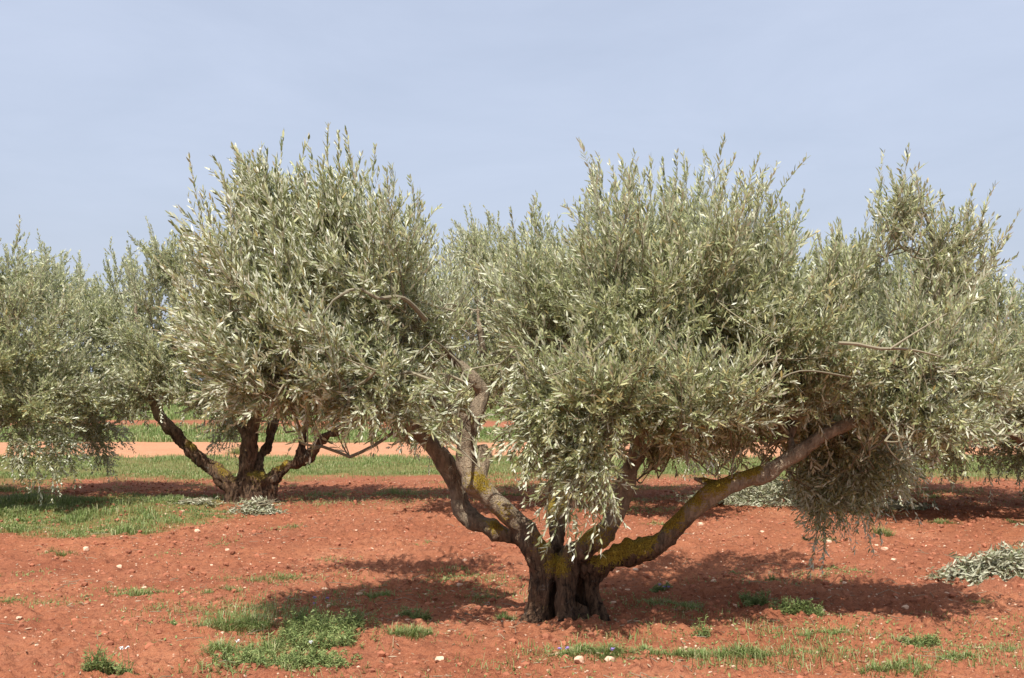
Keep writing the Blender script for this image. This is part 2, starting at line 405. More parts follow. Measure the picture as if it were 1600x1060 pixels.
def crown_mesh(name, skel, lobes, centre, leaf=M_leaf, nk=150, seed=1, leafL=.064, leafW=.0118, wind=None, side=9, extra_br=(), step=.0172, flip=None):
    """skel: (n,3) wood nodes the branches start from. lobes: centre, radii, droop, density"""
    global rng
    rng = np.random.default_rng(seed)
    acc = Acc(); B_, D_, L_, H_ = [], [], [], []
    for (c, r, droop, dens) in lobes:
        c = np.array(c); r = np.array(r)
        n = max(4, int(nk*dens*(r[0]*r[1]+r[0]*r[2]+r[1]*r[2])))
        w = unit(rng.normal(0, 1, (n, 3))); rad = rng.random(n)**(1/3.6)
        rad = rad*(1+.055*rng.normal(0, 1, n)*(w[:, 2] > .2))
        tip = c+w*r*rad[:, None]
        out = unit(tip-centre); lo = w*rad[:, None]
        up = np.interp(w[:, 2]*rad, [-1, -.4, .3, 1], [-.35, .05, .7, 1.5])-droop
        d = unit(.75*lo+.55*out+np.c_[np.zeros((n, 2)), up]+rng.normal(0, .28+.08*(droop > .5), (n, 3)))
        if droop > .5: d[:, 2] = np.minimum(d[:, 2], -.35); d = unit(d)
        if droop < -.25: d[:, 2] = np.maximum(d[:, 2], .45); d = unit(d)
        ln = rng.uniform(.28, .52, n)
        B_.append(tip-d*ln[:, None]); D_.append(d); L_.append(ln); H_.append(np.c_[w[:, 2]*rad, np.full(n, droop)])
    B = np.concatenate(B_); D = np.concatenate(D_); L = np.concatenate(L_); H = np.concatenate(H_)
    tot = len(B)
    # branch network: nearest node growth
    order = np.argsort(np.min(np.linalg.norm(B[:, None]-skel[None], axis=2), 1))
    nodes = np.empty((len(skel)+tot*4, 3)); nodes[:len(skel)] = skel; par = np.full(len(nodes), -1); m = len(skel)
    chains = []; load = np.zeros(len(nodes))
    for b in order:
        dist = np.linalg.norm(nodes[:m]-B[b], axis=1)
        away = np.maximum(0, np.sum((nodes[:m]-B[b])*D[b], 1))
        j = int(np.argmin(dist+.5*away)); a = nodes[j]; e = B[b]; mid = (a+e)/2-D[b]*dist[j]*.05+rng.normal(0, .06, 3)*dist[j]
        ks = []
        for t in (.25, .5, .75, 1):
            nodes[m] = (1-t)**2*a+2*t*(1-t)*mid+t*t*e; par[m] = j if not ks else ks[-1]; ks.append(m); m += 1
        chains.append([j]+ks); load[ks[-1]] += 1
    for k in range(m-1, len(skel)-1, -1):
        load[par[k]] += load[k]
    P = np.array([nodes[c] for c in chains]); Ld = np.array([[load[x] if x >= len(skel) else load[c[1]] for x in c] for c in chains])
    R = np.minimum(.0034+.0019*Ld**.55, .014)
    V, f = tubes(P, R, 6); acc.add(V, f, 1)
    # branchlets
    K = 5; t = np.linspace(0, 1, K)[None, :, None]
    cu = rng.normal(0, .18, (tot, 3)); cu[:, 2] += np.where(H[:, 1] > .5, -.3, .12)
    P = B[:, None]+L[:, None, None]*(D[:, None]*t+cu[:, None]*t*t*.5)
    V, f = tubes(P, np.linspace(.0042, .0018, K)[None]*np.ones((tot, 1)), 4); acc.add(V, f, 1)
    # side shoots
    SB, SD, SL, SG = [], [], [], []
    ref = np.where(np.abs(D[:, 2:3]) > .9, np.array([1., 0, 0]), np.array([0, 0, 1.]))
    A = unit(np.cross(D, ref)); Bn = np.cross(D, A); ph0 = rng.uniform(0, 2*PI, tot)
    for k in range(side):
        tt = (k+rng.random(tot))/side
        T = unit(D+cu*tt[:, None]); p = B+L[:, None]*(D*tt[:, None]+cu*(tt*tt)[:, None]*.5)
        ph = ph0+k*2.4; an = rng.uniform(.5, 1.0, tot)
        sd = T*np.cos(an)[:, None]+(A*np.cos(ph)[:, None]+Bn*np.sin(ph)[:, None])*np.sin(an)[:, None]
        sd[:, 2] += .15-.25*(H[:, 1] > .5)+.45*np.clip(H[:, 0], 0, 1)*(H[:, 1] < .3)
        SB.append(p); SD.append(unit(sd)); SL.append(rng.uniform(.12, .27, tot)*(1.15-.4*tt)); SG.append(np.where(H[:, 1] > .5, rng.normal(-.25, .35, tot), .3))
    T = unit(D+cu); top = H[:, 0] > .55
    SB.append(B+L[:, None]*(D+cu*.5)); SD.append(unit(T+np.c_[np.zeros((tot, 2)), .8*top*(H[:, 1] < .5)])); SL.append(rng.uniform(.15, .26, tot)+top*rng.uniform(0, .12, tot)*(rng.random(tot) < .5)); SG.append(np.where(H[:, 1] > .5, -.7, .2))
    n = shoots(acc, np.concatenate(SB), np.concatenate(SD), np.concatenate(SL), grav=np.concatenate(SG), leafL=leafL, leafW=leafW, wind=wind, step=step, flip=flip)
    # thin leafless twigs
    z = rng.choice(tot, tot//15); P = []
    t = np.linspace(0, 1, 7)[None, :, None]
    g = rng.normal(0, .25, (len(z), 3)); d = unit(D[z]+rng.normal(0, .5, (len(z), 3)))
    P = B[z][:, None]+rng.uniform(.3, .6, len(z))[:, None, None]*(d[:, None]*t+g[:, None]*t*t*.6)
    V, f = tubes(P, np.linspace(.0038, .0014, 7)[None]*np.ones((len(z), 1)), 4); acc.add(V, f, 1)
    for (Pb, Rb) in extra_br:
        Q, RR = resample(Pb, Rb, .05); V, f = tubes(Q[None], RR[None], 7, cap=True); acc.add(V, f, 1)
    print(name, "clusters", tot, "leaves", n)
    return acc.mesh(name, [leaf, M_twig])

def px(L): return [pt(a, b, d) for a, b, d, *_ in L], [x[3] for x in L]

# ---- main tree
bx, by = TX, TY; bz = float(ground_low(np.array([bx]), np.array([by]))[0])
root = bpy.data.objects.new("olive_tree", None); C.objects.link(root)
root.location = (bx, by, bz)
off = np.array([bx, by, bz])
d0 = by
S_main = [
 ("trunk", [(843, 985, d0, .118), (842, 950, d0, .095), (846, 915, d0, .088), (850, 880, d0, .092), (842, 855, d0, .088)]),
 ("trunk", [(868, 985, d0+.14, .10), (868, 940, d0+.15, .09), (866, 900, d0+.12, .095), (864, 868, d0+.1, .095)]),
 ("trunk", [(890, 990, d0-.10, .085), (886, 950, d0-.09, .066), (884, 910, d0-.06, .062), (886, 880, d0-.02, .075), (893, 855, d0, .082)]),
 ("trunk", [(932, 980, d0+.05, .075), (929, 950, d0+.05, .052), (924, 920, d0+.05, .046), (930, 897, d0+.03, .052), (950, 876, d0, .066)]),
 ("trunk", [(908, 985, d0+.18, .08), (905, 930, d0+.18, .075), (900, 890, d0+.12, .075)]),
 ("trunk", [(846, 935, d0, .06), (828, 962, d0-.03, .055), (806, 986, d0-.06, .035), (790, 1003, d0-.08, .015)]),
 ("trunk", [(886, 945, d0-.09, .05), (880, 972, d0-.17, .048), (872, 996, d0-.26, .03), (866, 1015, d0-.32, .012)]),
 ("trunk", [(930, 945, d0+.05, .045), (944, 968, d0+.0, .045), (966, 988, d0-.04, .028), (985, 1002, d0-.06, .012)]),
 ("trunk", [(905, 950, d0, .05), (912, 975, d0-.10, .05), (922, 1000, d0-.2, .025)]),
 ("limb#b", [(848, 885, d0, .095), (836, 857, d0, .088), (804, 815, d0, .078), (770, 781, d0, .073), (744, 751, d0, .070), (728, 725, d0, .064), (728, 692, d0, .058), (738, 655, d0, .054), (754, 618, d0+.05, .046), (740, 592, d0, .037), (710, 562, d0, .032), (684, 525, d0-.1, .028), (655, 490, d0-.15, .028), (618, 466, d0-.2, .022), (545, 455, d0-.3, .014)]),
 ("limb#b", [(748, 752, d0+.03, .060), (752, 725, d0+.07, .057), (750, 696, d0+.09, .054)]),
 ("limb#b", [(738, 655, d0, .045), (690, 636, d0, .034), (650, 615, d0-.1, .032), (622, 606, d0-.2, .026)]),
 ("limb#a", [(845, 862, d0+.05, .07), (797, 838, d0+.10, .060), (748, 818, d0+.16, .060), (722, 797, d0+.22, .066), (713, 757, d0+.26, .066), (693, 721, d0+.24, .064), (664, 683, d0+.15, .058), (622, 645, d0, .054), (600, 600, d0-.2, .045), (560, 540, d0-.3, .035), (500, 470, d0-.4, .025), (450, 400, d0-.4, .015)]),
 ("limb#c", [(868, 880, d0+.12, .080), (870, 840, d0+.16, .066), (872, 800, d0+.25, .062), (888, 745, d0+.4, .058), (908, 690, d0+.55, .05), (915, 620, d0+.7, .04), (890, 540, d0+.8, .03), (880, 440, d0+.9, .016)]),
 ("limb#d", [(888, 868, d0, .080), (925, 847, d0-.05, .070), (955, 818, d0, .064), (975, 768, d0+.05, .066), (990, 715, d0+.1, .068), (1005, 660, d0+.1, .055), (990, 600, d0, .045), (960, 560, d0, .038), (970, 480, d0, .025), (985, 380, d0, .013)]),
 ("limb#d", [(990, 715, d0+.1, .05), (1030, 660, d0+.3, .042), (1070, 590, d0+.5, .034), (1110, 500, d0+.5, .024), (1130, 400, d0+.5, .013)]),
 ("limb#e", [(910, 895, d0+.05, .060), (940, 880, d0, .074), (985, 868, d0-.05, .076), (1025, 852, d0-.1, .072), (1065, 815, d0-.15, .066), (1105, 777, d0-.2, .062), (1150, 754, d0-.22, .054), (1195, 737, d0-.25, .049), (1240, 712, d0-.28, .047), (1285, 682, d0-.3, .043), (1340, 655, d0-.3, .040), (1362, 622, d0-.3, .034), (1375, 570, d0-.25, .028), (1400, 500, d0-.2, .02), (1430, 440, d0-.2, .014)]),
 ("limb#e", [(985, 862, d0-.05, .045), (988, 846, d0-.06, .040)]),
 ("limb#e", [(1130, 764, d0-.2, .038), (1100, 752, d0-.1, .026), (1082, 748, d0-.1, .022)]),
 ("limb#e", [(1240, 712, d0-.28, .03), (1230, 640, d0, .03), (1240, 560, d0+.1, .024), (1230, 450, d0+.1, .014)]),
]
strands = []
for tg, L in S_main:
    P, R = px(L); strands.append((tg, [p-off for p in P], R))
lich = [(pt(x, y, d0-dd)-off, r, s) for x, y, dd, r, s in [
    (770, 822, .05, .16, 1), (742, 758, .05, .12, .9), (850, 850, .1, .14, .6), (870, 885, .1, .12, .8), (885, 860, .1, .10, .5),
    (955, 862, .05, .17, 1.05), (1005, 850, .1, .14, 1.05), (1060, 815, .15, .15, .8), (1120, 760, .2, .14, 1.0), (1095, 785, .2, .12, .8),
    (1175, 740, .25, .10, .8), (925, 845, .05, .12, .8), (868, 780, -.2, .15, .8), (850, 950, .1, .08, .5), (900, 700, -.5, .2, .8), (630, 640, .25, .12, .6)]]
wood_parts(root, strands, .0105, 0, lich, seed=50)
sk = [resample(P, R, .10) for tg, P, R in strands if tg != "trunk"]
sk = np.concatenate([Q[(R < .050) & (Q[:, 2] > 1.12)] for Q, R in sk])
lob = [
 (405, 440, 7.0, .50, .65, .56, 0, 1.1), (555, 425, 7.3, .48, .75, .58, 0, 1.1), (470, 335, 7.3, .44, .5, .24, 0, 1), (440, 535, 6.8, .60, .6, .30, .15, 1.2), (610, 510, 7.5, .32, .6, .44, 0, 1), (555, 590, 7.0, .34, .45, .14, .4, 1.2), (450, 600, 6.75, .5, .45, .14, .5, 1.5), (570, 615, 6.9, .25, .4, .12, .6, 1.4),
 (850, 470, 7.9, .36, .7, .46, 0, 1.1), (975, 440, 7.5, .50, .85, .68, 0, 1.1), (930, 600, 7.0, .48, .5, .40, .2, 1.1), (915, 725, 6.95, .24, .25, .24, .6, 1.7), (845, 660, 7.1, .24, .3, .24, .6, 1.2),
 (1120, 440, 7.7, .52, .9, .66, 0, 1.1), (1100, 610, 7.1, .50, .6, .36, .15, 1.1), (1055, 665, 7.1, .22, .3, .12, .5, 1.2), (1240, 500, 7.6, .46, .8, .60, 0, 1.1), (1280, 580, 7.5, .42, .55, .28, .1, 1.1),
 (1285, 690, 8.3, .24, .25, .18, .52, 2.2), (1345, 725, 8.25, .20, .22, .26, .55, 2.4), (1290, 770, 8.3, .14, .15, .20, .7, 3.2), (1385, 705, 8.2, .16, .2, .2, .52, 2.2), (1430, 560, 7.4, .46, .6, .44, .05, 1), (1480, 660, 7.2, .30, .35, .24, .5, 1), (1535, 590, 7.5, .24, .4, .36, .2, 1), (1170, 650, 7.5, .26, .3, .10, .4, 1), (1050, 690, 8.0, .30, .3, .20, .45, 1.2), (1150, 675, 8.15, .34, .3, .18, .45, 1.2), (1230, 650, 8.0, .25, .3, .14, .4, 1), (1400, 640, 7.4, .25, .3, .2, .3, 1.2),
 (1425, 315, 7.4, .13, .10, .07, -.6, 2.6), (1395, 335, 7.4, .09, .1, .04, -.3, 3), (1468, 385, 7.4, .09, .1, .12, -.6, 1.8), (1510, 365, 7.4, .09, .1, .07, -.3, 3.2), (1535, 400, 7.4, .08, .1, .08, -.3, 2.5), (1325, 425, 7.6, .20, .3, .14, -.3, 1.1), (398, 290, 7.1, .10, .1, .10, -.6, 3),
 (682, 650, 6.95, .18, .12, .09, .3, 1.4), (560, 455, 8.8, .9, .5, .42, 0, .7), (1100, 480, 9.0, 1.1, .6, .50, 0, .7),
]
lobes = [(pt(a, b, c)-off, (r1, r2, r3), dr, de) for a, b, c, r1, r2, r3, dr, de in lob]
xb = [px([(1462, 470, 7.35, .02), (1466, 430, 7.4, .018), (1458, 370, 7.4, .014), (1440, 320, 7.4, .009), (1432, 280, 7.4, .004)]),
      px([(1460, 390, 7.4, .010), (1485, 360, 7.4, .007), (1515, 335, 7.4, .003)]),
      px([(1310, 536, 6.75, .010), (1340, 538, 6.78, .011), (1375, 545, 6.8, .010), (1420, 546, 6.85, .008), (1472, 558, 6.9, .005)]),
      px([(1390, 546, 6.8, .008), (1430, 520, 6.8, .005), (1480, 490, 6.8, .003)]),
      px([(540, 455, 6.7, .008), (565, 452, 6.72, .009), (590, 466, 6.75, .011), (630, 466, 6.9, .014), (665, 500, 7.1, .018)]),
      px([(545, 455, 6.7, .010), (520, 470, 6.65, .006), (500, 500, 6.6, .003)]),
      px([(850, 590, 6.6, .003), (900, 570, 6.7, .006), (960, 520, 6.9, .012)]),
      px([(1285, 682, 7.43, .020), (1300, 660, 7.8, .016), (1312, 690, 8.15, .012), (1316, 760, 8.3, .005)]),
      px([(962, 562, 7.73, .02), (950, 575, 7.3, .016), (935, 620, 7.05, .012), (925, 700, 6.97, .007), (922, 770, 6.95, .003)]),
      px([(738, 650, 7.7, .014), (715, 640, 7.3, .010), (680, 650, 7.0, .006), (640, 660, 6.95, .003)]),
      px([(1190, 610, 6.7, .003), (1250, 580, 6.8, .005), (1330, 590, 7, .008)])]
xb = [([p-off for p in P], R) for P, R in xb]
sk2 = np.concatenate([sk]+[resample(P, R, .1)[0] for P, R in xb[:2]+xb[-4:-1]])
ctr = np.array([0, 0, 1.25])
link("crown", crown_mesh("olive_crown", sk2, lobes, ctr, nk=88, seed=3, wind=np.array([-.20, -.03, .16]), extra_br=xb, flip=lambda Q: 0.12+.55*(1-sstep(-1.6, -.5, Q[:, 0]))), root)
tag(root, "large olive tree in front with several thick spreading limbs rising from one gnarled trunk", "olive tree", "olive trees of the grove")

# ---- second tree (left, behind)
g2 = gpt(395, 785); d2 = g2[1]; off2 = np.array([g2[0], d2, float(ground_low(g2[:1], g2[1:2])[0])])
root2 = bpy.data.objects.new("olive_tree", None); C.objects.link(root2); root2.location = off2
S2 = [
 ("trunk", [(372, 792, d2, .19), (372, 770, d2, .15), (366, 752, d2, .13)]),
 ("trunk", [(398, 794, d2-.1, .17), (398, 765, d2, .16), (395, 740, d2, .13)]),
 ("trunk", [(420, 792, d2, .15), (420, 765, d2, .12), (424, 745, d2, .10)]),
 ("limb#a", [(368, 760, d2, .13), (335, 735, d2, .105), (300, 705, d2, .10), (268, 672, d2, .085), (245, 645, d2, .07), (237, 620, d2, .055), (225, 580, d2, .045), (215, 520, d2, .03), (210, 450, d2, .015)]),
 ("limb#b", [(385, 762, d2, .12), (385, 730, d2, .10), (392, 695, d2, .10), (398, 660, d2, .085), (405, 600, d2, .06), (420, 520, d2, .03)]),
 ("limb#b", [(390, 690, d2, .07), (375, 660, d2+.1, .06), (358, 625, d2+.2, .05), (340, 560, d2+.4, .035), (320, 470, d2+.4, .015)]),
 ("limb#c", [(405, 760, d2+.1, .12), (403, 720, d2+.2, .09), (420, 690, d2+.4, .06), (440, 620, d2+.8, .04), (450, 520, d2+.9, .02)]),
 ("limb#d", [(418, 755, d2, .12), (440, 735, d2, .09), (465, 722, d2, .085), (485, 712, d2, .075), (500, 690, d2, .068), (530, 670, d2-.1, .058), (560, 655, d2-.1, .05), (600, 610, d2-.1, .035), (630, 540, d2, .02)]),
 ("limb#d", [(468, 722, d2, .06), (472, 695, d2, .05), (478, 660, d2, .045), (490, 600, d2, .03), (500, 500, d2, .015)]),
]
strands = []
for tg, L in S2:
    P, R = px(L); strands.append((tg, [p-off2 for p in P], R))
lich2 = [(pt(x, y, d2-.1)-off2, r, s) for x, y, r, s in [(400, 740, .25, .5), (300, 695, .2, .5), (385, 700, .25, .35), (440, 730, .2, .5), (345, 740, .3, .4)]]
wood_parts(root2, strands, .018, 0, lich2, seed=70, amp=1.3, old_h=1.0)
sk = np.concatenate([resample(P, R, .15)[0] for tg, P, R in strands if tg != "trunk"]); sk = sk[sk[:, 2] > .9]
lob = [(255, 520, d2, .75, .9, 1.0, 0, 1), (235, 590, d2-.3, .60, .7, .36, .25, 1), (380, 500, d2, .9, 1.2, 1.0, 0, 1), (500, 510, d2, .8, 1.2, .95, 0, 1), (600, 540, d2, .6, .9, .8, 0, 1), (330, 620, d2-.2, .8, .9, .28, .3, 1), (470, 625, d2-.2, .9, .9, .30, .3, 1), (600, 640, d2-.1, .5, .7, .3, .5, 1), (262, 420, d2, .22, .5, .25, -.2, 1.4), (355, 668, d2+1.0, .45, .3, .28, .7, 1), (190, 620, d2, .3, .5, .35, .3, 1), (170, 490, d2+.6, .60, .6, .90, 0, 1.1), (262, 395, d2, .3, .5, .15, -.2, 1), (140, 600, d2+.6, .55, .5, .5, .3, 1.1), (105, 470, d2+1, .55, .5, .62, 0, 1.1)]
lobes2 = [(pt(a, b, c)-off2, (r1, r2, r3), dr, de) for a, b, c, r1, r2, r3, dr, de in lob]
CR2 = crown_mesh("olive_crown", sk, lobes2, np.array([0, 0, 1.3]), nk=42, seed=5, leafW=.017, side=9, wind=np.array([-.12, 0, .14]))
link("crown", CR2, root2)
tag(root2, "olive tree in the second row with mossy forked trunk rising from green grass", "olive tree", "olive trees of the grove")

# ---- generic tree, used for the neighbours
def tree_generic(seed, H=3.6, Wd=2.1, low=.55, leafW=.016, nk=36):
    r = np.random.default_rng(seed)
    root = bpy.data.objects.new("olive_tree", None); C.objects.link(root)
    st = [("trunk", [(0.03, 0, -.15), (0, 0, .2), (0, 0, .55)], [.26, .20, .17]), ("trunk", [(-.14, .03, -.15), (-.12, 0, .2), (-.1, 0, .5)], [.16, .13, .11]), ("trunk", [(.1, .12, -.15), (.1, .1, .25), (.1, 0, .5)], [.16, .12, .11])]
    lobes = []; k = 5
    for i in range(k):
        a = i*2*PI/k+r.uniform(-.3, .3)+seed; e = Wd*r.uniform(.5, .68); u = np.array([math.cos(a), math.sin(a)])
        P = [(u[0]*.06, u[1]*.06, .42), (u[0]*.25, u[1]*.25, .72+r.uniform(-.1, .1)), (u[0]*.55*e, u[1]*.55*e, 1.15+r.uniform(-.1, .15)), (u[0]*.85*e, u[1]*.85*e, 1.6), (u[0]*e, u[1]*e, 2.1), (u[0]*1.05*e, u[1]*1.05*e, 2.8)]
        st.append(("limb#%d" % i, [np.array(p) for p in P], [.12, .10, .075, .06, .04, .015]))
        lobes.append(((u[0]*e*1.05, u[1]*e*1.05, H*.62), (Wd*.46, Wd*.46, H*.27), 0, 1))
        lobes.append(((u[0]*e*1.35, u[1]*e*1.35, H*.40), (Wd*.36, Wd*.36, H*.16), .35, 1))
        if r.random() < .75: lobes.append(((u[0]*e*1.5, u[1]*e*1.5, low+.35), (Wd*.18, Wd*.18, .36), 1.0, 1.4))
        lobes.append(((u[0]*e*.9, u[1]*e*.9, H*.88), (Wd*.2, Wd*.2, H*.10), -.3, 1.2))
    lobes.append(((0, 0, H*.62), (Wd*.45, Wd*.45, H*.28), 0, 1))
    wood_parts(root, st, .02, 0, [(np.array([0, -.2, .5]), .4, .5)], seed=seed, amp=1.3, old_h=.8)
    sk = np.concatenate([resample(P, R, .15)[0] for tg, P, R in st if tg != "trunk"]); sk = sk[sk[:, 2] > .8]
    me = crown_mesh("olive_crown", sk, lobes, np.array([0, 0, H*.35]), nk=nk, seed=seed+100, leafW=leafW, wind=np.array([-.05, 0, .14]))
    link("crown", me, root)
    return root
def copy_tree(src, loc, rz, sc, label, sz=None):
    r = src.copy(); C.objects.link(r); r.scale = (1, 1, 1)
    for ch in list(src.children):
        c = ch.copy(); C.objects.link(c); c.parent = r
    r.location = loc; r.rotation_euler[2] = rz; r.scale = (sc, sc, sz or sc); tag(r, label, "olive tree", "olive trees of the grove"); return r
GA = tree_generic(7, H=3.55, Wd=2.15, low=.45)
GA.location = (-7.35, 14.8, 0); GA.rotation_euler[2] = .2; GA.scale = (1.14, 1.1, .98)
tag(GA, "olive tree cut by the left edge of the photo, its low foliage drooping over grass", "olive tree", "olive trees of the grove")
GB = tree_generic(23, H=3.7, Wd=2.2, low=.75)
GB.location = (.70, 14.8, 0); GB.rotation_euler[2] = 1.2
tag(GB, "olive tree whose crown fills the gap between the two lobes of the front tree", "olive tree", "olive trees of the grove")
copy_tree(GA, (4.75, 15.6, 0), 2.0, 1.0, "olive tree behind the right limb of the front tree, past the pile of prunings", .98)
copy_tree(GA, (6.65, 13.2, 0), 2.3, 1.0, "olive tree at the right edge of the photo above the nearer cut branches", .86)
copy_tree(GA, (11.2, 17.5, 0), 4.0, 1.0, "olive tree farther back beyond the right edge tree")

# ---- far row beyond the field
def far_tree(seed):
    r = np.random.default_rng(seed)
    root = bpy.data.objects.new("olive_tree", None); C.objects.link(root)
    V, f = tubes(np.array([[(0, 0, -.1), (.05, 0, .4), (0, .05, .9)]]), np.array([[.28, .2, .16]]), 10, True)
    me = mesh_np("far_trunk", V, f, [M_bark], smooth=True, attrs={"lichen": np.zeros(len(V)), "old": np.ones(len(V))}); link("trunk", me, root)
    acc = Acc(); n = 9000
    cl = unit(r.normal(0, 1, (26, 3)))*np.array([1.5, 1.5, 1.0])*r.uniform(.5, 1, (26, 1))+np.array([0, 0, 2.2])
    k = r.integers(0, 26, n); p = cl[k]+unit(r.normal(0, 1, (n, 3)))*(r.random((n, 1))**.4)*np.array([.65, .65, .6])
    U = unit((p-np.array([0, 0, 1.6]))+r.normal(0, .8, (n, 3))+np.array([0, 0, .8]))
    V, f = leaves(p, U, r.normal(0, 1, (n, 3)), r.uniform(.12, .22, n), r.uniform(.03, .05, n)); acc.add(V, f, 0)
    link("crown", acc.mesh("far_crown", [M_leaf, M_twig]), root); return root
FT = [far_tree(1), far_tree(2)]
k = 0
r_ = np.random.default_rng(77)
for i in range(20):
    x = -40+i*4.3+r_.uniform(-1, 1); y = 78+r_.uniform(-4, 6); src = FT[i % 2]
    lab = "distant small olive tree standing in the green field beyond the dirt road"
    if i < 2: o = src; o.location = (x, y, 0); tag(o, lab, "olive tree", "distant olive trees")
    else:
        o = copy_tree(src, (x, y, 0), r_.uniform(0, 6), r_.uniform(1.1, 1.4), lab); o["group"] = "distant olive trees"

# ------------------------------------------------------------------ cut branches on the ground
def branch_pile(name, cx, cy, rx_, ry_, h, n, seed, label, dirx=1.0, leafs=M_leaf_dry, twigs=11):
    global rng
    rng = np.random.default_rng(seed)
    gz = float(ground_low(np.array([cx]), np.array([cy]))[0])
    root = bpy.data.objects.new("cut_branch_pile", None); C.objects.link(root); root.location = (cx, cy, gz)
    acc = Acc()
    th = rng.uniform(0, 2*PI, n); rr = rng.random(n)**.6
    x = np.cos(th)*rr*rx_; y = np.sin(th)*rr*ry_
    z = .02+rng.random(n)*h*(1-rr**2)*(.75+.25*vn2(x, y, 3, seed))
    d = unit(np.c_[rng.normal(0, 1, n)*dirx+.3, rng.normal(0, .5, n), rng.normal(.12, .25, n)])
    B = np.c_[x, y, z]; L = rng.uniform(.16, .36, n)
    shoots(acc, B-d*L[:, None]*.5, d, L, grav=-.35, leafL=.062, leafW=.014, bare=.05, lrand=.45)
    V = np.concatenate(acc.V); 
    for v in acc.V: v[:, 2] = np.maximum(v[:, 2], .012+.01*np.abs(np.sin(v[:, 0]*40)))
    me = acc.mesh("cut_foliage", [leafs, M_twig]); link("foliage", me, root)
    for k in range(twigs):
        x0 = rng.uniform(-.7, .2)*rx_; a = rng.normal(0, .35)
        ln = rng.uniform(.6, 1.1)*min(rx_, 1.1)
        P = [np.array([x0+ln*t*math.cos(a), rng.normal(0, .02)+rng.uniform(-.4, .4)*ry_*(1 if t == 0 else .0)+ln*t*math.sin(a), .03+h*(.25+.35*t)*rng.uniform(.8, 1.1)]) for t in (0, .3, .6, 1)]
        Q, RR = resample(P, [.011, .009, .007, .003], .06)
        V, f = tubes(Q[None], RR[None], 7, cap=True); link("stem", mesh_np("cut_stem", V, f, [M_twig], smooth=True), root)
    return tag(root, label, "cut branches", "piles of pruned olive branches")
p = gpt(1545, 912)
branch_pile("p", p[0]+.15, p[1]+.15, .52, .34, .30, 170, 31, "nearer heap of pruned silvery olive branches on bare soil at the right edge")
p = gpt(1640, 880)
branch_pile("p", p[0]+.05, p[1], .50, .32, .42, 150, 32, "taller tangle of cut olive branches rising at the extreme right edge")
p = gpt(1225, 790)
branch_pile("p", p[0], p[1]+.3, 1.25, .55, .52, 620, 33, "long pale heap of pruned branches seen under the front tree's right limb")
p = gpt(1385, 795)
branch_pile("p", p[0], p[1]+.1, .75, .28, .10, 110, 36, "thin flat scatter of cut twigs trailing right of the long pale heap")
p = gpt(400, 800)
branch_pile("p", p[0], p[1]+.05, .32, .18, .24, 80, 34, "small grey heap of cut twigs at the foot of the second-row trunk")
p = gpt(300, 792)
branch_pile("p", p[0], p[1]+.1, .30, .18, .10, 30, 35, "sparse grey cut twigs lying in shaded grass left of the second-row trunk")

# ------------------------------------------------------------------ grass and weeds
def blades(acc, P, H, W, lean, mat=0, seed=0):
    """curved grass blades"""
    r = np.random.default_rng(seed); n = len(P)
    a = r.uniform(0, 2*PI, n); dr = np.c_[np.cos(a), np.sin(a), np.zeros(n)]; sd = np.c_[-np.sin(a), np.cos(a), np.zeros(n)]
    up = np.array([0, 0, 1.]); le = lean*r.uniform(.2, 1.3, n)
    m = P+dr*(le*.35*H)[:, None]+up*(H*.62)[:, None]
    t = P+dr*(le*H)[:, None]+up*(H*np.clip(1.05-.45*le, .25, 1))[:, None]
    V = np.stack([P-sd*W[:, None]*.5, P+sd*W[:, None]*.5, m-sd*W[:, None]*.4, m+sd*W[:, None]*.4, t], 1).reshape(-1, 3)
    i = (np.arange(n)*5)[:, None]
    acc.add(V, [i+np.array([0, 1, 3, 2]), i+np.array([2, 3, 4])], mat)
def scatter_mask(n, x0, x1, y0, y1, fn, seed):
    r = np.random.default_rng(seed); x = r.uniform(x0, x1, n); y = r.uniform(y0, y1, n)
    k = r.random(n) < fn(x, y); x = x[k]; y = y[k]; return np.c_[x, y, ground_h(x, y)]
# verge in front of the road
acc = Acc(); r = np.random.default_rng(9)
P = scatter_mask(240000, -14, 15, 17.2, 25.0, lambda x, y: green_mask(x, y)*(.15+.85*sstep(-.45, .5, vn2(x, y, 1.3, 61)+.5*vn2(x, y, 4.5, 65))), 1)
n = len(P); P[:, 2] -= .01
blades(acc, P, r.uniform(.03, .09, n)*(1+.8*sstep(23.4, 24.8, P[:, 1])), r.uniform(.006, .012, n), np.full(n, .7), 0, 2)
tag(link("grass", acc.mesh("verge_grass", [M_grass])), "short green grass growing on the strip in front of the dirt road", "grass", kind="stuff")
# shaded lush patch
acc = Acc()
P = scatter_mask(300000, -10.5, -2.4, 11.6, 17.2, lambda x, y: green_mask(x, y)*(.12+.88*sstep(-.4, .5, vn2(x, y, 2.2, 62)+.6*vn2(x, y, 6.5, 66))), 3)
n = len(P); P[:, 2] -= .01
blades(acc, P, r.uniform(.03, .11, n)*(.5+.9*sstep(-.5, .6, vn2(P[:, 0], P[:, 1], 2.3, 63))), r.uniform(.005, .010, n), np.full(n, .9), 0, 4)
tag(link("grass", acc.mesh("shade_grass", [M_grass])), "lush dark grass in the shade under the left-hand olive trees", "grass", kind="stuff")
